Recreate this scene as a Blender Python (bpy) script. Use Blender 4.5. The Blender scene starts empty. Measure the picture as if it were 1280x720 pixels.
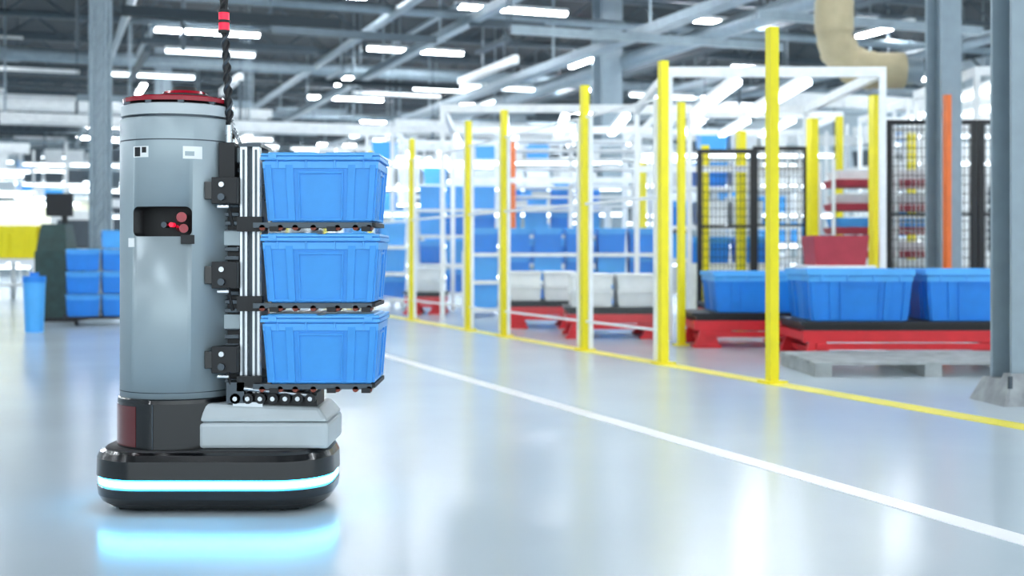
import bpy, math, random
from mathutils import Matrix, Vector
random.seed(7)
TH=0.356
CT,ST=math.cos(TH),math.sin(TH)
def W(s,t,z=0.0): return (s*CT-t*ST, s*ST+t*CT, z)

def lin(h):
    h=h.lstrip('#'); o=[]
    for i in (0,2,4):
        c=int(h[i:i+2],16)/255
        o.append(c/12.92 if c<=0.04045 else ((c+0.055)/1.055)**2.4)
    return (*o,1)
def mat(name,col,rough=0.5,metal=0.0,emit=None,es=0,var=0.08,scale=8,bump=0.0,coat=0.0,alpha=1.0,rvar=0.1):
    m=bpy.data.materials.new(name); m.use_nodes=True
    nt=m.node_tree; b=nt.nodes['Principled BSDF']
    tc=nt.nodes.new('ShaderNodeTexCoord'); n=nt.nodes.new('ShaderNodeTexNoise')
    n.inputs['Scale'].default_value=scale; n.inputs['Detail'].default_value=4
    nt.links.new(tc.outputs['Object'],n.inputs['Vector'])
    r=nt.nodes.new('ShaderNodeValToRGB'); c=lin(col)
    r.color_ramp.elements[0].position=.3; r.color_ramp.elements[1].position=.7
    r.color_ramp.elements[0].color=(*[x*(1-var) for x in c[:3]],1)
    r.color_ramp.elements[1].color=(*[min(1,x*(1+var)) for x in c[:3]],1)
    nt.links.new(n.outputs['Fac'],r.inputs['Fac']); nt.links.new(r.outputs['Color'],b.inputs['Base Color'])
    mr=nt.nodes.new('ShaderNodeMapRange'); mr.inputs['To Min'].default_value=max(0,rough*(1-rvar)); mr.inputs['To Max'].default_value=min(1,rough*(1+rvar))
    nt.links.new(n.outputs['Fac'],mr.inputs['Value']); nt.links.new(mr.outputs['Result'],b.inputs['Roughness'])
    b.inputs['Metallic'].default_value=metal
    b.inputs['Coat Weight'].default_value=coat
    b.inputs['Alpha'].default_value=alpha
    if emit:
        b.inputs['Emission Color'].default_value=lin(emit); b.inputs['Emission Strength'].default_value=es
    if bump:
        bp=nt.nodes.new('ShaderNodeBump'); bp.inputs['Strength'].default_value=bump; bp.inputs['Distance'].default_value=0.01
        nt.links.new(n.outputs['Fac'],bp.inputs['Height']); nt.links.new(bp.outputs['Normal'],b.inputs['Normal'])
    return m
M={}
M['floor']=mat('polished_concrete','#c0cdd4',.21,var=.04,scale=.6,bump=.0,coat=.0,rvar=.15)
M['white']=mat('white_paint','#f4f7f8',.45)
M['line']=mat('white_floor_paint','#ffffff',.35,var=.02)
M['yline']=mat('yellow_floor_paint','#efe13c',.4,var=.05)
M['yellow']=mat('yellow_powdercoat','#f4e416',.4,var=.04)
M['blue']=mat('blue_plastic','#3f99e6',.34,var=.03,scale=20)
M['bluelid']=mat('blue_plastic_lid','#54a9ef',.32,var=.03,scale=20)
M['blued']=mat('blue_plastic_deep','#1c84e2',.4,var=.06)
M['bluel']=mat('blue_plastic_light','#4fadf4',.4,var=.06)  # lighter blue; on tote rims it paints in the light from above
M['red']=mat('red_powdercoat','#d31f2a',.4)
M['redd']=mat('red_gloss','#9a1024',.25,coat=.5)
M['grey']=mat('robot_grey','#9fadb3',.36,var=.02,metal=.2)
M['grey2']=mat('robot_light_grey','#bac3c7',.36,var=.03)
M['steel']=mat('aluminium','#ccd1d6',.28,metal=.9)
M['dsteel']=mat('dark_steel','#4d555c',.35,metal=.7)
M['black']=mat('black_gloss_plastic','#08090c',.22,var=.05,coat=.3)
M['mblack']=mat('black_matte_plastic','#101216',.5)
M['led']=mat('cyan_led_core','#bff2ff',.3,emit='#8fe2ff',es=12.0,var=0)
M['led2']=mat('cyan_led_edge','#60c8ff',.3,emit='#22a8f0',es=36.0,var=0)
M['redled']=mat('red_lamp','#e01030',.3,emit='#ff1840',es=1.0,var=0)
M['redglow']=mat('red_tinted_patch','#3a0508',.15,coat=.5,emit='#7a0a10',es=.25)  # dark red skirt patch, weakly emissive
M['col']=mat('column_grey','#8b9ba4',.5,var=.06)
M['conc']=mat('concrete','#94989a',.85,var=.3,bump=.4)
M['ceil']=mat('ceiling_sheet','#263138',.8,var=.15,scale=.5)
M['joist']=mat('joist_paint','#45535c',.6,var=.1)
M['joistl']=mat('galvanised','#8797a0',.4,metal=.3,var=.1)
M['tube']=mat('lamp_diffuser','#ffffff',.4,emit='#f1f8ff',es=94,var=0)
M['tube2']=mat('lamp_diffuser_soft','#ffffff',.4,emit='#ecf7ff',es=7,var=0)
M['wall']=mat('wall_panel','#b9c8cf',.7,var=.06,scale=.6)
M['tan']=mat('tan_duct','#b0a484',.6)
M['orange']=mat('orange_paint','#e8702a',.4)
M['dgreen']=mat('dark_green_enamel','#26423f',.5,var=.3)
M['card']=mat('carton_pale','#d8dde0',.7,var=.1)
M['brown']=mat('brick_red_plastic','#b03a48',.6,var=.1)
M['pallet']=mat('pallet_grey','#a3a8a8',.75,var=.2)
M['glass']=mat('clear_guard_panel','#e8f6ff',.15,alpha=.03)
M['label']=mat('paper_label','#eef2f2',.6,var=.02)
M['copper']=mat('copper_spring','#7a3a2c',.45,metal=.4)

class MB:
    def __init__(s): s.v=[];s.f=[];s.m=[];s.sm=[];s.mats=[];s.X=Matrix()
    def mi(s,k):
        if k not in s.mats: s.mats.append(k)
        return s.mats.index(k)
    def add(s,vs,fs,k,smooth=False):
        o=len(s.v); i=s.mi(k)
        for p in vs: s.v.append(tuple(s.X@Vector(p)))
        for f in fs: s.f.append([o+a for a in f]); s.m.append(i); s.sm.append(smooth)
    def hexa(s,b,t,k): s.add(list(b)+list(t),[(3,2,1,0),(4,5,6,7),(0,1,5,4),(1,2,6,5),(2,3,7,6),(3,0,4,7)],k)
    def box(s,x0,x1,y0,y1,z0,z1,k):
        s.hexa([(x0,y0,z0),(x1,y0,z0),(x1,y1,z0),(x0,y1,z0)],[(x0,y0,z1),(x1,y0,z1),(x1,y1,z1),(x0,y1,z1)],k)
    def cbox(s,c,d,k): s.box(c[0]-d[0]/2,c[0]+d[0]/2,c[1]-d[1]/2,c[1]+d[1]/2,c[2]-d[2]/2,c[2]+d[2]/2,k)
    def tap(s,cx,cy,w0,d0,w1,d1,z0,z1,k):
        q=lambda w,d,z:[(cx-w/2,cy-d/2,z),(cx+w/2,cy-d/2,z),(cx+w/2,cy+d/2,z),(cx-w/2,cy+d/2,z)]
        s.hexa(q(w0,d0,z0),q(w1,d1,z1),k)
    def cyl(s,p,q,r,k,n=12,r2=None):
        r2=r if r2 is None else r2
        p=Vector(p);q=Vector(q);d=(q-p).normalized()
        a=d.orthogonal().normalized();b=d.cross(a)
        vs=[];
        for c,rr in((p,r),(q,r2)):
            for i in range(n):
                t=2*math.pi*i/n; vs.append(c+a*math.cos(t)*rr+b*math.sin(t)*rr)
        s.add(vs,[(i,(i+1)%n,n+(i+1)%n,n+i) for i in range(n)],k,True)
        s.add(vs,[tuple(range(n-1,-1,-1)),tuple(range(n,2*n))],k)
    def path(s,pts,r,k,n=8):
        pts=[Vector(p) for p in pts];vs=[];N=len(pts)
        up=Vector((.13,.27,.95)).normalized()
        for i,p in enumerate(pts):
            d=(pts[min(i+1,N-1)]-pts[max(i-1,0)]).normalized()
            a=d.cross(up)
            a=a.normalized() if a.length>.01 else d.orthogonal().normalized()
            b=d.cross(a)
            for j in range(n):
                t=2*math.pi*j/n; vs.append(p+a*math.cos(t)*r+b*math.sin(t)*r)
        fs=[(i*n+j,i*n+(j+1)%n,(i+1)*n+(j+1)%n,(i+1)*n+j) for i in range(N-1) for j in range(n)]
        s.add(vs,fs,k,True); s.add(vs,[tuple(range(n)),tuple(range((N-1)*n,N*n))],k)
    def lathe(s,cx,cy,prof,n=96):
        # prof: (z,r,matkey for the segment ending here)
        for i in range(len(prof)-1):
            z0,r0,_=prof[i];z1,r1,k=prof[i+1];vs=[]
            for z,r in((z0,r0),(z1,r1)):
                for j in range(n):
                    t=2*math.pi*j/n; vs.append((cx+r*math.cos(t),cy+r*math.sin(t),z))
            s.add(vs,[(j,(j+1)%n,n+(j+1)%n,n+j) for j in range(n)],k,abs(z1-z0)>1e-5)
    def rrloft(s,cx,cy,w,d,r,prof,n=14):
        def loop(ins,z):
            o=[];W2=w/2-ins;D2=d/2-ins;R=max(r-ins,.005)
            for (sx,sy,a0) in((1,1,0),(-1,1,90),(-1,-1,180),(1,-1,270)):
                for i in range(n+1):
                    a=math.radians(a0+90*i/n)
                    o.append((cx+sx*(W2-R)+R*math.cos(a),cy+sy*(D2-R)+R*math.sin(a),z))
            return o
        N=4*(n+1)
        for i in range(len(prof)-1):
            a=loop(prof[i][1],prof[i][0]);b=loop(prof[i+1][1],prof[i+1][0])
            s.add(a+b,[(j,(j+1)%N,N+(j+1)%N,N+j) for j in range(N)],prof[i+1][2],True)
        s.add(loop(prof[0][1],prof[0][0]),[tuple(range(N-1,-1,-1))],prof[1][2])
        s.add(loop(prof[-1][1],prof[-1][0]),[tuple(range(N))],prof[-1][2])
    def arc(s,cx,cy,r0,r1,a0,a1,z0,z1,k,n=14):
        vs=[]
        for i in range(n+1):
            a=math.radians(a0+(a1-a0)*i/n)
            for r,z in((r0,z0),(r1,z0),(r1,z1),(r0,z1)): vs.append((cx+r*math.cos(a),cy+r*math.sin(a),z))
        fs=[]
        for i in range(n):
            for j in range(4): fs.append((i*4+j,(i+1)*4+j,(i+1)*4+(j+1)%4,i*4+(j+1)%4))
        fs+= [(0,1,2,3),(n*4+3,n*4+2,n*4+1,n*4)]
        s.add(vs,fs,k)
    def tote(s,cx,cy,z,w,d,h,k='blue',kl='bluelid',lid=True):
        wb,db=w*.865,d*.875; wt,dt=w*.935,d*.94
        s.tap(cx,cy,wb,db,wt,dt,z+h*.02,z+h*.82,k)
        s.tap(cx,cy,wb*.96,db*.96,wb*.96,db*.96,z,z+h*.02,k)
        f=lambda t:(wb+(wt-wb)*t, db+(dt-db)*t)
        e=h*.028
        def rib(axis,sg,c,hw,t0,t1,out=e,kk=None):
            q=[]
            for t in(t0,t1):
                ww,dd=f(t); zz=z+h*(.02+.8*t)
                if axis=='y':
                    yo=cy+sg*dd/2; x0,x1=cx+(c-hw)*ww,cx+(c+hw)*ww
                    q.append([(x0,yo-out,zz),(x1,yo-out,zz),(x1,yo+out,zz),(x0,yo+out,zz)])
                else:
                    xo=cx+sg*ww/2; y0,y1=cy+(c-hw)*dd,cy+(c+hw)*dd
                    q.append([(xo-out,y0,zz),(xo+out,y0,zz),(xo+out,y1,zz),(xo-out,y1,zz)])
            s.hexa(q[0],q[1],kk or k)
        for ax in 'xy':
            for sg in(-1,1):
                for c in(-.47,.47): rib(ax,sg,c,.028,0.0,1.0)
                for c in(-.28,.28): rib(ax,sg,c,.035,0.0,1.0,e*.8)
                for c in(-.20,.20): rib(ax,sg,c,.007,0.0,.90,e*.9)
                rib(ax,sg,0,.20,.84,.88,e*.9)
                rib(ax,sg,0,.205,.0,.045,e*.9)
                rib(ax,sg,.38,.07,.0,.045,e*.8); rib(ax,sg,-.38,.07,.0,.045,e*.8)
        s.tap(cx,cy,w*.965,d*.965,w*.97,d*.97,z+h*.765,z+h*.865,kl)   # lower collar
        s.tap(cx,cy,w*.94,d*.94,w*.94,d*.94,z+h*.865,z+h*.885,k)     # shadow gap
        s.tap(cx,cy,w*1.0,d*1.0,w*1.0,d*1.0,z+h*.885,z+h*.935,kl)     # rim
        for sx in(-.36,-.12,.12,.36):
            for sg in(-1,1): s.cbox((cx+sx*w,cy+sg*d*.484,z+h*.825),(w*.012,d*.03,h*.115),kl)
        if lid:
            s.tap(cx,cy,w*.965,d*.965,w*.965,d*.965,z+h*.935,z+h*.947,k)
            s.tap(cx,cy,w*.995,d*.995,w*.985,d*.985,z+h*.947,z+h*.982,kl)
            for sx in(-1,1): s.tap(cx+sx*w*.24,cy,w*.42,d*.9,w*.40,d*.86,z+h*.982,z+h,kl)
            for sx in(-.40,.40):
                s.cbox((cx+sx*w,cy-d*.50,z+h*.935),(w*.07,d*.02,h*.075),kl)
                s.cbox((cx+sx*w,cy+d*.50,z+h*.935),(w*.07,d*.02,h*.075),kl)
        else:
            s.box(cx-w*.5,cx+w*.5,cy-d*.5,cy-d*.46,z+h*.935,z+h,kl); s.box(cx-w*.5,cx+w*.5,cy+d*.46,cy+d*.5,z+h*.935,z+h,kl)
            s.box(cx-w*.5,cx-w*.46,cy-d*.46,cy+d*.46,z+h*.935,z+h,kl); s.box(cx+w*.46,cx+w*.5,cy-d*.46,cy+d*.46,z+h*.935,z+h,kl)
    def obj(s,name,loc=(0,0,0),rz=0,parent=None,bevel=0,mesh=None):
        me=bpy.data.meshes.new(name); me.from_pydata(s.v,[],s.f)
        for k in s.mats: me.materials.append(M[k])
        me.polygons.foreach_set('material_index',s.m); me.polygons.foreach_set('use_smooth',s.sm)
        me.update()
        return place(name,me,loc,rz,parent,bevel)
def place(name,me,loc=(0,0,0),rz=0,parent=None,bevel=0):
    o=bpy.data.objects.new(name,me); o.location=loc; o.rotation_euler=(0,0,rz)
    bpy.context.scene.collection.objects.link(o)
    if parent: o.parent=parent
    if bevel:
        b=o.modifiers.new('bevel','BEVEL'); b.width=bevel; b.segments=2; b.limit_method='ANGLE'; b.angle_limit=math.radians(40)
    return o

# ---------------- room shell (hall frame rotated by TH) ----------------
S0,S1,T0,T1,H=-18,24,-7,62,6.2
b=MB(); b.box(S0,S1,T0,T1,-.2,0,'floor'); b.obj('floor',rz=TH)
b=MB(); b.box(S0,S1,T0,T1,H,H+.2,'ceil'); b.obj('ceiling',rz=TH)
b=MB(); b.box(S0,S1,T1,T1+.2,0,H,'wall'); b.obj('wall_back',rz=TH)
b=MB(); b.box(S0-.2,S0,T0,T1,0,H,'wall'); b.obj('wall_left',rz=TH)
b=MB(); b.box(S1,S1+.2,T0,T1,0,H,'wall'); b.obj('wall_right',rz=TH)
b=MB(); b.box(2.73,2.83,T0+1,55,0,.003,'line'); b.obj('floor_line_white',rz=TH)
b=MB(); b.box(4.53,4.69,T0+1,55,0,.003,'yline'); b.obj('floor_line_yellow',rz=TH)

# ceiling joists
b=MB()
t=4
while t<61:
    b.box(S0,S1,t-.06,t+.06,H-.1,H,'joist'); b.box(S0,S1,t-.06,t+.06,H-.62,H-.54,'joist')
    for i in range(int((S1-S0)/1.2)):
        x=S0+i*1.2
        b.cyl((x,t,H-.1),(x+.6,t,H-.55),.025,'joist',6); b.cyl((x+.6,t,H-.55),(x+1.2,t,H-.1),.025,'joist',6)
    t+=2.9
b.obj('ceiling_trusses',rz=TH)
b=MB()
for s,z,w,k in((-12,5.3,.25,'joist'),(-6.5,5.2,.2,'joistl'),(-1.5,5.35,.2,'joist'),(6.8,4.7,.18,'joistl'),(9.0,4.3,.25,'joistl'),(13.5,5.2,.3,'joist'),(18,5.2,.3,'joistl')):
    b.box(s-w/2,s+w/2,T0,T1-.1,z,z+.05,k); b.box(s-w/2,s-w/2+.03,T0,T1-.1,z+.05,z+.14,k); b.box(s+w/2-.03,s+w/2,T0,T1-.1,z+.05,z+.14,k)
    for t in range(2,60,4): b.cyl((s,t,z),(s,t,H),.02,'joistl',6)
b.obj('ceiling_cable_trays',rz=TH)
b=MB()
for s,z,r,k in((-9,4.9,.09,'joistl'),(-4,5.0,.10,'joist'),(1.5,5.1,.07,'joistl'),(5.7,4.95,.08,'joistl'),(11,4.7,.16,'joistl'),(11.6,4.9,.06,'red'),(15.5,4.6,.09,'joistl')):
    b.cyl((s,T0,z),(s,T1-.1,z),r,k,10)
    for t in range(4,60,6): b.cyl((s,t,z),(s,t,H),.015,'joist',6)
for t,z,r in((14,5.25,.12),(21,5.0,.08),(29,5.1,.15),(38,5,.1)):
    b.cyl((S0+.1,t,z),(S1-.1,t,z),r,'joistl',10)
for i in range(190):
    s=random.uniform(S0+2,S1-5); t=random.uniform(16,57); z=random.uniform(3.9,5.5); L=random.uniform(1.2,4.5); k=random.choice(['joist','joistl','white','ceil','joist','joistl'])
    if random.random()<.65: b.box(s,s+L,t-.05,t+.05,z,z+random.uniform(.04,.16),k)
    else: b.box(s-.05,s+.05,t,t+L*1.0,z,z+random.uniform(.04,.16),k)
    b.cyl((s,t,z),(s,t,H),.012,'joist',5)
    if random.random()<.3: b.cyl((s,t,z-random.uniform(.5,1.6)),(s,t,z),.03,'joist',6)
b.obj('ceiling_pipes',rz=TH)

# lamps
def lampmesh(L,key,hw=.06):
    b=MB(); b.box(-hw-.02,hw+.02,-L/2,L/2,.05,.11,'white')
    b.hexa([(-hw*.8,-L/2+.02,0),(hw*.8,-L/2+.02,0),(hw*.8,L/2-.02,0),(-hw*.8,L/2-.02,0)],[(-hw,-L/2+.02,.05),(hw,-L/2+.02,.05),(hw,L/2-.02,.05),(-hw,L/2-.02,.05)],key)
    for y in(-L/2+.3,L/2-.3): b.cyl((0,y,.11),(0,y,.8),.008,'dsteel',5)
    me=bpy.data.meshes.new('ceiling_lamp'); me.from_pydata(b.v,[],b.f)
    for k in b.mats: me.materials.append(M[k])
    me.polygons.foreach_set('material_index',b.m); return me
lm=lampmesh(2.2,'tube',.06)
i=0
for s in(-14,-8.3,-2.8,3.4,8.0,12.3,17,21.5):
    for t in range(-3,60,5):
        i+=1
        place('ceiling_lamp',lm,W(s+random.uniform(-1,1),t+random.uniform(-.5,.5),5.35),TH+(0 if (i%4==0) else math.pi/2))
lm2=lampmesh(1.8,'tube2',.08)
for i in range(130):
    s=random.uniform(-16,20); t=random.uniform(26,58); z=random.uniform(3.2,5.0)
    place('ceiling_lamp',lm2,W(s,t,z),TH+(math.pi/2 if random.random()<.75 else 0))

# ---------------- steel columns ----------------
def column(X,Y,w=.26,rz=TH,base=True):
    b=MB(); h=w/2
    b.box(-h,h,-h,-h+.025,0,H,'col'); b.box(-h,h,h-.025,h,0,H,'col'); b.box(-.012,.012,-h+.025,h-.025,0,H,'col')
    b.box(-h-.05,h+.05,-h-.05,h+.05,0,.03,'dsteel')
    for sx in(-1,1):
        for sy in(-1,1): b.cyl((sx*(h+.03),sy*(h+.03),.03),(sx*(h+.03),sy*(h+.03),.09),.014,'steel',6)
    return b
b=column(0,0); b.tap(0,0,.44,.44,.32,.32,0,.14,'conc'); b.tap(-.1,-.12,.2,.2,.1,.1,0,.18,'conc')
for sx in(-.17,0,.17): b.cyl((sx,-.19,.1),(sx,-.19,.17),.014,'dsteel',6)
b.obj('steel_column',(2.97,7.45,0),.1)
for X,Y,w in((4.55,13.5,.26),(1.9,25.5,.45),(-6.1,19.0,.3),(8.6,22,.3),(.1,38,.5),(-9,33,.4)):
    column(0,0,w).obj('steel_column',(X,Y,0),TH)

# lattice mast on the left
b=MB()
for x,y in((-.1,-.1),(.1,-.1),(.1,.1),(-.1,.1)): b.cyl((x,y,0),(x,y,H),.02,'joistl',6)
for i in range(20):
    z=i*.3; b.cyl((-.1,-.1,z),(.1,-.1,z+.3),.012,'joistl',5); b.cyl((.1,.1,z),(.1,-.1,z+.3),.012,'joistl',5); b.cyl((-.1,.1,z),(.1,.1,z+.3),.012,'joistl',5)
b.obj('lattice_mast',(-5.6,17.4,0))

# ---------------- safety fence ----------------
b=MB()
for t in(7.43,9.02,10.56,12.67,13.86,16.2,18.4,21.5,25,29):
    b.box(4.59,4.655,t-.033,t+.033,0,2.38,'yellow'); b.box(4.55,4.70,t-.07,t+.07,0,.015,'yellow')
b.box(4.61,4.635,9.02,29,1.30,1.325,'white')
ts=[9.02,10.56,12.67,13.86,16.2,18.4,21.5,25,29]
for a,c in zip(ts[:-1],ts[1:]):
    b.box(4.612,4.632,a+.05,c-.05,.25,.27,'white'); b.box(4.612,4.632,a+.05,c-.05,2.08,2.10,'white')
    b.box(4.617,4.622,a+.06,c-.06,.28,2.07,'glass')
    b.box(4.61,4.64,a+.12,a+.15,.02,2.1,'white'); b.box(4.61,4.64,c-.15,c-.12,.02,2.1,'white')
b.obj('safety_fence',rz=TH)
def post(X,Y,h,k='yellow',w=.08,n='guard_post'):
    b=MB(); b.box(-w/2,w/2,-w/2,w/2,0,h,k); b.box(-w,w,-w,w,0,.015,k); b.obj(n,(X,Y,0),TH)
post(3.52,15,2.45,w=.1);post(3.86,13.6,2.55,w=.1);post(4.6,18,2.8);post(2.55,16.9,2.3);post(2.95,16.5,2.45,w=.1);post(1.6,12.1,2.3,w=.06);post(1.9,18.6,2.2)
post(4.42,13.0,2.48,'orange',.06);post(5.05,16.2,2.4);post(-.02,19.8,2.6,'orange',.12)

# white gantries
def gantry(X0,X1,Y0,Y1,h,n=2,name='machine_gantry'):
    b=MB(); w=.06
    cx,cy=(X0+X1)/2,(Y0+Y1)/2
    for x in(X0,X1):
        for y in(Y0,Y1): b.box(x-w/2-cx,x+w/2-cx,y-w/2-cy,y+w/2-cy,0,h,'white')
    for y in(Y0,Y1): b.box(X0-cx-w/2,X1-cx+w/2,y-w/2-cy,y+w/2-cy,h,h+.1,'white')
    for x in(X0,X1): b.box(x-w/2-cx,x+w/2-cx,Y0-cy+w/2,Y1-cy-w/2,h,h+.1,'white')
    for i in range(1,n+1):
        x=X0+(X1-X0)*i/(n+1)-cx; b.box(x-.03,x+.03,Y0-cy+w/2,Y1-cy-w/2,h+.01,h+.08,'white')
        b.box(x-.05,x+.05,Y0-cy+.2,Y1-cy-.2,h-.05,h,'tube2')
    b.box(X0-cx+w/2,X1-cx-w/2,Y1-cy-.02,Y1-cy+.02,h*.72,h*.75,'white')
    b.obj(name,(cx,cy,0),0)
gantry(1.58,3.72,12.85,16.2,2.64)
gantry(-.9,2.3,16.6,19.5,2.7,3); gantry(-2.0,2.1,21.4,24,2.9,3); gantry(-3.6,-.8,26.5,30,3.0,3)
gantry(5.3,7.4,14.6,16.8,2.9,3); gantry(2.4,5.4,21,24,3.1,3); gantry(6.2,9,20,22.8,3.2,3)
# slatted white buffer frame
b=MB()
for x in(-1.1,0,1.1): b.box(x-.03,x+.03,-.2,-.14,0,2.75,'white'); b.box(x-.03,x+.03,.14,.2,0,2.75,'white')
for i in range(8): b.box(-1.1,1.1,-.2,.2,1.62+i*.15,1.65+i*.15,'white')
for i in range(8):
    x=-1.0+(i*.37)%1.9; b.box(x,x+.3,-.17,.17,1.65+i*.15,1.73+i*.15,['card','grey2','bluel','white'][i%4])
b.obj('buffer_shelf',(.95,20.75,0))

# mesh panels
def mesh_panel(X0,X1,Y,h,k,step=.06,rz=0,name='mesh_fence_panel',z0=.12):
    b=MB(); L=X1-X0
    for x in(0,L): b.box(x-.03,x+.03,-.03,.03,0,h,k)
    b.box(0.03,L-.03,-.02,.02,h-.05,h,k); b.box(.03,L-.03,-.02,.02,z0,z0+.04,k); b.box(.03,L-.03,-.02,.02,h*.55,h*.55+.03,k)
    n=int(L/step)
    for i in range(1,n): x=L*i/n; b.box(x-.004,x+.004,-.004,.004,z0,h,k)
    zz=z0
    while zz<h: b.box(.03,L-.03,-.004,.004,zz,zz+.008,k); zz+=.1
    b.obj(name,(X0,Y,0),rz)
mesh_panel(4.12,5.05,14.0,2.33,'mblack',.05); mesh_panel(5.13,6.2,14.0,2.33,'mblack',.05)
mesh_panel(2.3,2.95,15.7,2.15,'mblack',.05); mesh_panel(3.02,3.65,15.9,2.2,'mblack',.05)
mesh_panel(4.2,5.0,14.5,2.3,'white',.045); mesh_panel(5.5,7.2,17.1,2.7,'white',.05)

# ---------------- red transfer carts with totes ----------------
def cart(cx,cy,w,d,loads,name='transfer_cart'):
    b=MB()
    for y in(-d/2,d/2-.07): b.box(-w/2,w/2,y,y+.07,.16,.25,'red')
    for x in(-w/2,-.035,w/2-.07): b.box(x,x+.07,-d/2+.07,d/2-.07,.17,.24,'red')
    for x in(-w/2+.12,w/2-.12):
        for y in(-d/2+.035,d/2-.035):
            b.tap(x,y,.22,.08,.13,.07,.03,.16,'red'); b.tap(x,y,.26,.1,.26,.1,0,.03,'red')
        b.box(x-.02,x+.02,-d/2+.07,d/2-.07,.05,.1,'red')
    b.box(-w/2+.1,w/2-.1,-d/2-.02,-d/2,.1,.15,'red')
    b.box(-w/2+.02,w/2-.02,-d/2+.02,d/2-.02,.25,.29,'mblack')
    b.box(-w/2-.02,w/2+.02,-d/2-.01,d/2+.01,.29,.32,'mblack')
    b.obj(name,(cx,cy,0),0)
    for (dx,dy,tw,td,th,k,kl,lid) in loads:
        c=MB()
        if k=='white':
            c.tote(0,0,0,tw,td,th,'white','white',False)
            c.tote(0,0,th,tw,td,th,'white','white',True)
        else: c.tote(0,0,0,tw,td,th,k,kl,lid)
        c.obj('storage_tote',(cx+dx,cy+dy,.32),0)
cart(3.3,10.7,1.95,.95,[(-.495,0,.87,.85,.42,'blued','bluel',False),(.46,0,.87,.85,.42,'blued','bluel',False)])
cart(2.2,12.2,1.05,.85,[(.07,0,.84,.8,.38,'blued','bluel',False)])
cart(1.06,13.5,1.0,.9,[(-.24,0,.45,.8,.17,'white','white',True),(.24,0,.45,.8,.17,'white','white',True)])
cart(.36,15.3,.85,.9,[(-.2,0,.38,.8,.17,'white','white',True),(.2,0,.38,.8,.17,'white','white',True)])
cart(-1.25,18.75,.6,.7,[(0,0,.56,.6,.17,'white','white',True)])
cart(5.4,12.2,1.4,.9,[(0,0,1.1,.8,.4,'bluel','bluel',False)])
cart(2.75,14.4,1.2,.8,[(-.25,0,.6,.7,.35,'blued','bluel',False)])
b=MB()
for y in(-.45,-.27,-.09,.09,.27,.45): b.box(-.85,.85,y-.06,y+.06,.085,.105,'pallet')
for x in(-.78,0,.78): b.box(x-.06,x+.06,-.5,.5,.0,.085,'pallet')
b.obj('pallet',(2.95,9.5,0),.03)
b.obj('pallet',(4.75,9.2,0),.03)

# tray shelves behind the mesh
for X,Y in((4.1,15.3),(4.85,15.35)):
    b=MB()
    b.box(-.33,.33,-.34,.34,.0,.80,'card')
    for x in(-.34,.34):
        for y in(-.33,.33): b.box(x-.018,x+.018,y-.018,y+.018,.8,1.98,'white')
    for i in range(4):
        z=.82+i*.28
        b.tap(0,0,.56,.58,.62,.64,z,z+.08,'brown'); b.tap(0,0,.5,.5,.56,.56,z+.08,z+.19,['white','bluel','card','white'][i])
    b.obj('tray_shelf_unit',(X,Y,0))
b=MB(); b.box(-.34,.34,-.3,.3,0,.75,'white'); b.tap(0,0,.5,.5,.56,.55,.75,1.05,'brown'); b.obj('parts_bin_stand',(3.3,13.1,0))
b=MB(); b.box(-.6,.6,-.35,.35,0,.74,'white')
for x in(-.3,.3): b.tote(x,0,.74,.52,.6,.36,'blued','bluel',True)
b.obj('tote_stand',(3.0,17.6,0))

# ---------------- racks ----------------
def rack(name,X,Y,rz,L,D,levels,pal,fill=.9,bw=.44,bh=.3,kf='white',lit=False,tote=False,ht=None):
    b=MB(); h=ht or levels[-1]+.5; n=max(1,int(L/1.8))
    for i in range(n+1):
        x=-L/2+L*i/n
        for y in(-D/2,D/2): b.box(x-.03,x+.03,y-.03,y+.03,0,h,kf)
    for z in levels:
        b.box(-L/2,L/2,-D/2-.02,D/2+.02,z-.05,z,kf)
        if lit: b.box(-L/2+.1,L/2-.1,-D/2-.03,-D/2+.01,z-.1,z-.055,'tube2')  # glow strips added under the shelves to brighten the distance
        x=-L/2+.05+bw/2
        while x+bw/2<L/2-.04:
            if random.random()<fill:
                k=random.choice(pal); hh=bh*random.choice((1,1,.8)) 
                if tote: b.tote(x,0,z,bw*.88,D*.85,bh,k,'bluel' if k[:4]=='blue' else k,False)  # blue totes get a paler rim, overhead light put into the colour
                else: b.tap(x,0,bw*.8,D*.7,bw*.9,D*.8,z,z+hh,k)
            x+=bw
    b.obj(name,(X,Y,0),rz)
rack('tote_rack',.72,17.9,0,2.75,.7,[.12,.50,.88],['blued','bluel','blued'],1,.44,.34,tote=True,ht=.9)
rack('tote_rack',0,22.7,0,3.4,.8,[.2,.7,1.2,1.65],['blued','bluel'],1,.46,.40,tote=True,ht=1.7)
rack('tote_rack',-2.2,20.6,TH,1.1,.7,[.15,.58,1.0],['blued','bluel'],1,.48,.36,tote=True,ht=1.1)
rack('tote_rack',3.3,20.0,0,2.2,.8,[.3,.8,1.3,1.9],['bluel','white','card','blued'],.8,.55,.38,tote=True)
rack('shelving_rack',-.3,25.2,0,5,.9,[.5,1.1,1.7,2.2,2.7],['white','card','bluel'],.5,.5,.35,lit=True)
rack('shelving_rack',4.5,26,0,4,.9,[.5,1.1,1.7,2.3,2.9],['white','card','bluel','card'],.7,.6,.4,lit=True)
rack('shelving_rack',10.3,24,0,6,.9,[.5,1.2,1.9,2.6,3.1],['white','card','grey2'],.7,.6,.4,lit=True)
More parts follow.
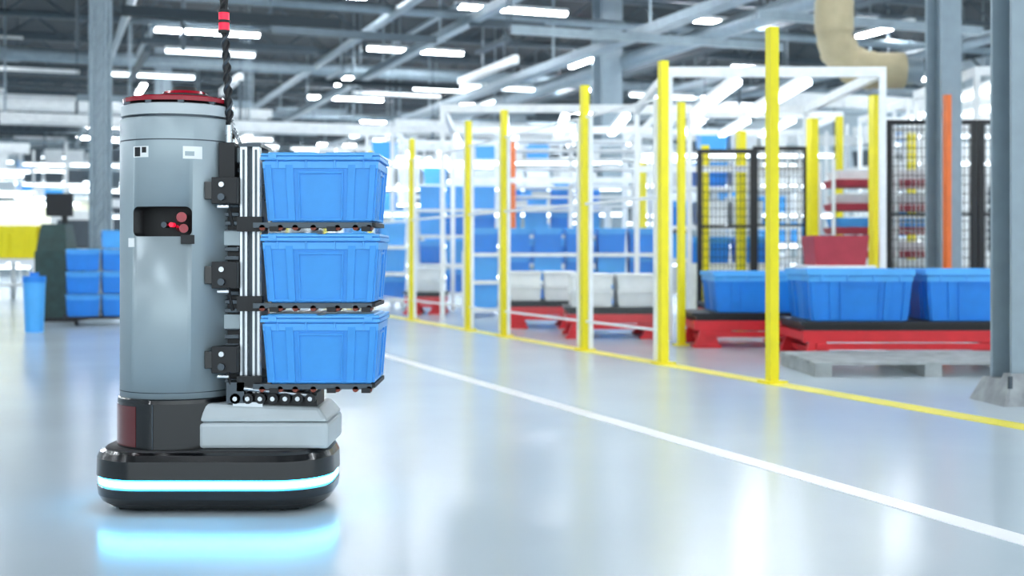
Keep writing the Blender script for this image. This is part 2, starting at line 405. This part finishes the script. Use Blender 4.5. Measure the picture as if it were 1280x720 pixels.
for X,Y,L,hh in((-4,40,7,4),(-12,41,7,4.2),(-20,44,7,4),(-8.5,32,5,3.4),(-15,33,5,3.6),(5,39,8,3.8),(13,34,9,3.8),(-5,48,9,4.2),(-16,50,9,4.2)):
    lv=[];z=.6
    while z<hh: lv.append(z); z+=.62
    rack('shelving_rack',X,Y,TH,L,1.0,lv,['white','card','grey2','bluel','joist','dsteel','white'],.75,.62,.42,lit=True)
# overhead conveyor lines
def conveyor(X,Y,L,z,rz):
    b=MB()
    for y in(-.3,.3): b.box(-L/2,L/2,y-.03,y+.03,z,z+.18,'white')
    n=int(L/.25)
    for i in range(n): b.cyl((-L/2+i*.25+.1,-.27,z+.12),(-L/2+i*.25+.1,.27,z+.12),.03,'steel',6)
    for i in range(int(L/2.5)+1):
        x=-L/2+.1+i*2.4
        if x<L/2:
            for y in(-.3,.3): b.cyl((x,y,z+.18),(x,y,H),.015,'joistl',5)
    b.obj('overhead_conveyor',(X,Y,0),rz)
conveyor(-6.5,27,8,3.5,TH);conveyor(-10,29,9,4.1,TH);conveyor(3,30,12,3.6,TH);conveyor(-2,34,10,4.0,TH);conveyor(9,27,8,3.9,TH);conveyor(-13,26,6,3.0,TH)

# tan duct elbow (upper right)
b=MB()
pts=[(0,0,3.4),(0,0,1.0)]
for i in range(9):
    a=math.radians(90*i/8); pts.append((.45-.45*math.cos(a),0,.65-.45*math.sin(a)))
pts+=[(.8,0,.2)]
b.path([(p[0],p[1],p[2]) for p in pts],.21,'tan',20)
for i in (1,4,7,9): 
    b.path([pts[i],pts[i+1]],.225,'tan',20)
b.cyl((.8,0,.2),(1.0,0,.2),.16,'joistl',16)
b.obj('ventilation_duct',(3.75,14.9,2.8))
# machine enclosure far right
b=MB(); b.box(-1.2,1.2,-.8,.8,0,2.1,'white'); b.box(-1.0,-.1,-.82,-.8,.9,1.8,'dsteel'); b.box(.1,1,-.82,-.8,.9,1.8,'dsteel'); b.box(-1.2,1.2,-.85,-.8,.1,.2,'dsteel')
b.cyl((.8,0,2.1),(.8,0,2.5),.04,'yellow'); b.cyl((-.4,0,2.1),(-.4,0,2.6),.2,'joistl')
b.obj('machine_enclosure',(7.6,18.6,0))

# ---------------- left background ----------------
b=MB(); b.box(-.42,.42,-.28,.28,.08,.11,'mblack')
for x in(-.28,.28):
    for y in(-.2,.2):
        b.cyl((x-.015,y,.04),(x+.015,y,.04),.04,'mblack',12); b.box(x-.03,x-.018,y-.02,y+.02,.04,.085,'mblack')
for c in(-.205,.205):
    for i in range(3): b.tote(c,0,.11+i*.275,.39,.5,.265,'blued','bluel',True)
b.tote(.205,0,.935,.39,.5,.22,'bluel','bluel',True)
b.obj('tote_dolly',(-5.05,15.7,0),TH)
b=MB(); b.box(-.25,.25,-.25,.25,.05,.9,'dgreen'); b.box(-.27,.27,-.27,.27,0,.05,'mblack'); b.tap(-.05,0,.4,.4,.3,.3,.9,1.25,'dgreen')
b.cyl((.05,0,1.25),(.05,0,1.62),.04,'mblack'); b.cbox((.0,-.05,1.5),(.34,.06,.3),'mblack')
b.obj('operator_terminal',(-5.85,16.6,0))
b=MB(); b.cyl((0,0,0),(0,0,.55),.10,'bluel',20,.12); b.cyl((0,0,.55),(0,0,.62),.125,'blued',20); b.cyl((0,0,.62),(0,0,.66),.05,'blued',12)
b.obj('waste_bin',(-5.3,14.2,0))
b=MB(); b.box(-1.6,1.6,-.5,.5,.7,.78,'white')
for x in(-1.5,0,1.5):
    for y in(-.4,.4): b.box(x-.04,x+.04,y-.04,y+.04,0,.7,'white')
b.box(-1.5,1.5,-.4,.4,.25,.3,'white'); b.box(-1.6,1.6,.42,.48,.78,1.9,'white'); b.box(-1.6,1.6,-.1,.42,1.85,1.9,'white'); b.box(-1.4,1.4,-.05,.05,1.78,1.84,'tube2')
for i in range(4):
    b.tote(-1.2+i*.8,-.1,.78,.76,.7,.62,'yellow','yellow',False)
b.obj('packing_bench',(-9.7,24.5,0),0)
for X,Y,w,h in((-5.6,30.5,1.6,2),(-7.4,22,1.2,1.6),(-11,36,2,2.4),(-6,36.5,1.6,2.2)):
    b=MB(); b.box(-w/2,w/2,-.5,.5,0,h*.55,'grey2'); b.box(-w/2+.1,w/2-.1,-.4,.4,h*.55,h,'white'); b.box(-w/2+.2,w/2-.2,-.42,-.4,h*.6,h*.9,'dsteel'); b.cyl((w/2-.2,0,h),(w/2-.2,0,h+.4),.04,'orange'); b.box(-w/2,w/2,-.55,-.5,h*.3,h*.4,'bluel')
    b.obj('assembly_machine',(X,Y,0),TH)

# ---------------- ROBOT ----------------
R=bpy.data.objects.new('mobile_robot',None); bpy.context.scene.collection.objects.link(R)
TX,TY=-1.163,4.46
b=MB()
b.rrloft(-1.014,4.46,.815,.50,.19,[(.012,.05,'mblack'),(.03,.02,'mblack'),(.05,.008,'black'),(.080,.004,'black'),(.083,.010,'black'),(.089,.009,'led2'),(.106,.009,'led'),(.112,.010,'led2'),(.115,.002,'black'),(.175,.004,'black'),(.195,.014,'black'),(.202,.03,'black')])
b.rrloft(-1.014,4.46,.76,.44,.17,[(.200,.0,'mblack'),(.208,.006,'mblack')])
for x in(-1.3,-.74):
    for y in(4.32,4.6): b.cyl((x-.02,y,.035),(x+.02,y,.035),.035,'mblack',16)
b.obj('chassis',parent=R)
b=MB()
b.lathe(TX,TY,[(.205,.200,'black'),(.205,.203,'black'),(.36,.203,'black'),(.372,.200,'black'),(.376,.194,'black')])
b.arc(TX,TY,.202,.2045,-165,-118,.215,.35,'redglow')
b.arc(TX,TY,.203,.205,-100,-99,.21,.36,'dsteel')
b.obj('tower_skirt',parent=R)
b=MB()
b.lathe(TX,TY,[(.376,.0,'grey'),(.376,.195,'grey'),(1.316,.195,'grey'),(1.322,.191,'grey'),(1.322,0,'grey')])
tw=b.obj('tower_shell',parent=R)
c=MB()
a=math.radians(-93)
c.X=Matrix.Translation((TX,TY,0))@Matrix.Rotation(a,4,'Z')
c.rrloft(0,0,.2,.1,.02,[(-.1,0,'mblack'),(.1,0,'mblack')])
cm=c.obj('recess_cut')
for v in cm.data.vertices:   # turn the rounded prism so that it points radially outwards
    l=c.X.inverted()@v.co
    v.co=c.X@Vector((.17+l.z, l.x, .97+l.y))
bm=tw.modifiers.new('cut','BOOLEAN'); bm.object=cm; bm.operation='DIFFERENCE'; bm.solver='EXACT'; bm.material_mode='TRANSFER'
bpy.context.view_layer.update()
dg=bpy.context.evaluated_depsgraph_get()
nm=bpy.data.meshes.new_from_object(tw.evaluated_get(dg)); tw.modifiers.clear(); tw.data=nm
bpy.data.objects.remove(cm)
b=MB()
b.arc(TX,TY,.19,.1962,-175,-5,1.243,1.247,'dsteel',60)
b.arc(TX,TY,.19,.1955,-175,-5,.395,.398,'dsteel',60)
b.arc(TX,TY,.192,.197,-123,-105,1.185,1.222,'label'); b.arc(TX,TY,.192,.1975,-121,-114,1.188,1.219,'mblack'); b.arc(TX,TY,.192,.1975,-112,-107,1.20,1.219,'mblack')
b.arc(TX,TY,.192,.197,-71,-52,1.18,1.222,'label'); b.arc(TX,TY,.192,.1975,-69,-60,1.19,1.205,'grey')
b.arc(TX,TY,.192,.197,-131,-122,.885,.915,'label')
b.arc(TX,TY,.192,.199,-73,-60,.895,.925,'mblack'); 
ax=lambda r,a,z:(TX+r*math.cos(math.radians(a)),TY+r*math.sin(math.radians(a)),z)
b.cyl(ax(.12,-72,.985),ax(.182,-72,.985),.017,'redd',20); b.cyl(ax(.12,-72,.95),ax(.188,-70,.947),.015,'redd',16)
b.cyl(ax(.10,-84,.96),ax(.155,-84,.96),.008,'redled',14); b.cyl(ax(.1,-95,.96),ax(.14,-95,.96),.01,'dsteel',14)
b.obj('tower_fittings',parent=R)
b=MB()
b.lathe(TX,TY,[(1.322,.18,'dsteel'),(1.330,.18,'dsteel'),(1.331,.190,'grey2'),(1.366,.190,'grey2'),(1.37,.18,'grey2'),(1.378,.172,'mblack'),(1.378,.184,'redd'),(1.392,.186,'redd'),(1.396,.180,'redd'),(1.397,.168,'redd'),(1.394,.160,'mblack'),(1.394,0,'mblack')])
b.lathe(TX+.03,TY-.03,[(1.394,.09,'mblack'),(1.408,.088,'mblack'),(1.412,.075,'redd'),(1.420,.07,'redd'),(1.422,.045,'mblack'),(1.436,.04,'mblack'),(1.44,0,'mblack')],40)
for i in range(10):
    a=math.radians(36*i); b.cbox((TX+.176*math.cos(a),TY+.176*math.sin(a),1.372),(.02,.02,.012),'dsteel')
b.obj('lidar_crown',parent=R)
# equipment box beside tower
b=MB()
b.hexa([(-1.05,4.29,.208),(-.615,4.29,.208),(-.615,4.63,.208),(-1.05,4.63,.208)],[(-1.05,4.29,.295),(-.615,4.29,.295),(-.615,4.63,.295),(-1.05,4.63,.295)],'grey2')
b.hexa([(-1.05,4.29,.297),(-.615,4.29,.297),(-.615,4.63,.297),(-1.05,4.63,.297)],[(-1.05,4.31,.36),(-.65,4.31,.345),(-.65,4.61,.345),(-1.05,4.61,.36)],'grey2')
b.obj('equipment_housing',parent=R,bevel=.012)
b=MB()
for i in range(7):
    x=-.93+i*.042; b.cyl((x,4.30,.375),(x,4.5,.375),.018,'mblack',12); b.cyl((x,4.292,.375),(x,4.30,.375),.008,'steel',8)
b.box(-.95,-.66,4.33,4.5,.345,.39,'mblack'); b.box(-.96,-.9,4.3,4.42,.36,.43,'dsteel'); b.box(-.8,-.72,4.32,4.42,.39,.42,'mblack'); b.cyl((-.9,4.3,.41),(-.68,4.32,.385),.008,'steel',8)
b.box(-.94,-.84,4.31,4.41,.345,.362,'steel')
b.obj('lift_gearbox',parent=R)
b=MB()
for x in(-.910,-.868):
    b.box(x-.012,x+.012,4.34,4.375,.36,1.225,'steel'); b.box(x-.003,x+.003,4.334,4.34,.37,1.215,'dsteel'); b.box(x-.011,x+.011,4.50,4.535,.36,1.225,'steel')
b.box(-.925,-.852,4.335,4.54,1.225,1.237,'dsteel')
b.box(-.899,-.879,4.37,4.5,.36,1.225,'dsteel')
b.obj('mast_rails',parent=R)
b=MB()
b.box(-1.0,-.93,4.40,4.52,.36,1.225,'mblack')
for i in range(26): b.box(-.99,-.935,4.385,4.40,.42+i*.03,.435+i*.03,'dsteel')
for z in(1.075,.79,.505):
    b.box(-1.01,-.925,4.30,4.42,z-.045,z+.045,'mblack'); b.box(-1.035,-1.0,4.305,4.36,z-.03,z+.03,'black')
    b.cyl((-.975,4.29,z+.02),(-.975,4.30,z+.02),.009,'steel',10); b.cyl((-.975,4.285,z-.022),(-.975,4.30,z-.022),.012,'dsteel',10)
    b.box(-.99,-.95,4.292,4.30,z-.06,z-.05,'steel'); b.cyl((-.955,4.30,z-.04),(-.94,4.31,z-.12),.006,'mblack',8)
    b.box(-1.0,-.93,4.38,4.42,z+.1,z+.15,'grey'); 
b.box(-.995,-.94,4.34,4.5,1.10,1.24,'mblack')
b.cyl((-.965,4.36,1.18),(-.965,4.36,1.3),.012,'steel',10)
b.obj('lift_carriage',parent=R,bevel=.003)
b=MB()
zs=[.967,.699,.430]
for z in zs:
    b.box(-.925,-.84,4.30,4.33,z-.03,z+.02,'mblack')
    b.box(-.86,-.455,4.26,4.56,z-.014,z-.001,'mblack')
    b.box(-.86,-.465,4.25,4.262,z-.018,z-.001,'dsteel')
    for x in(-.83,-.77,-.72,-.66,-.58,-.52,-.475): b.cyl((x,4.25,z-.018),(x,4.31,z-.018),.010,'copper',10)
    for x in(-.79,-.60,-.485): b.box(x-.015,x+.015,4.245,4.30,z-.03,z-.014,'mblack')
b.obj('tote_forks',parent=R)
b=MB()
# supply pole with a tightly wrapped cable and a red beacon
b.cyl((-.968,4.40,1.23),(-.990,4.40,1.66),.0095,'mblack',10)
for ph in(0,math.pi):
    pts=[]
    for i in range(200):
        f=i/199; a=f*13*math.pi+ph; pts.append((-.968-.026*f+.0105*math.cos(a),4.40+.0105*math.sin(a),1.26+.52*f))
    b.path(pts,.0055,'dsteel' if ph else 'mblack',6)
b.cyl((-.99,4.40,1.63),(-.99,4.40,1.69),.018,'redled',16); b.cyl((-.99,4.40,1.655),(-.99,4.40,1.665),.021,'mblack',16); b.cyl((-.99,4.40,1.69),(-.99,4.40,1.70),.021,'mblack',16); b.cyl((-.99,4.40,1.62),(-.99,4.40,1.63),.021,'mblack',16)
b.cyl((-.985,4.40,1.69),(-.965,4.40,2.3),.008,'mblack',8); b.cyl((-.995,4.40,1.69),(-1.02,4.40,2.3),.008,'mblack',8)
b.cyl((-.965,4.40,2.3),(-.965,4.40,H),.008,'mblack',8); b.cyl((-1.02,4.40,2.3),(-1.02,4.40,H),.008,'mblack',8)
b.cyl((-.93,4.38,1.24),(-.965,4.40,1.31),.007,'steel',8)
b.obj('supply_cord',parent=R)
for z in zs:
    b=MB(); b.tote(0,0,0,.396,.33,.232); b.obj('plastic_tote',(-.634,4.395,z),0,bevel=.0018)
    
# ---------------- light / camera ----------------
w=bpy.data.worlds.new('World'); bpy.context.scene.world=w; w.use_nodes=True
bg=w.node_tree.nodes['Background']; bg.inputs[0].default_value=(.84,.95,1,1); bg.inputs[1].default_value=2.3
cam=bpy.data.cameras.new('camera'); co=bpy.data.objects.new('camera',cam); bpy.context.scene.collection.objects.link(co)
co.location=(0,0,.86); co.rotation_euler=(math.pi/2,0,0); cam.lens=45; cam.sensor_width=36; cam.shift_y=-42/1280
cam.dof.use_dof=True; cam.dof.focus_distance=4.3; cam.dof.aperture_fstop=2.5
cam.clip_end=200
bpy.context.scene.camera=co
try:
    bpy.context.scene.view_settings.view_transform='Standard'
    bpy.context.scene.view_settings.look='None'
except Exception as e: print(e)
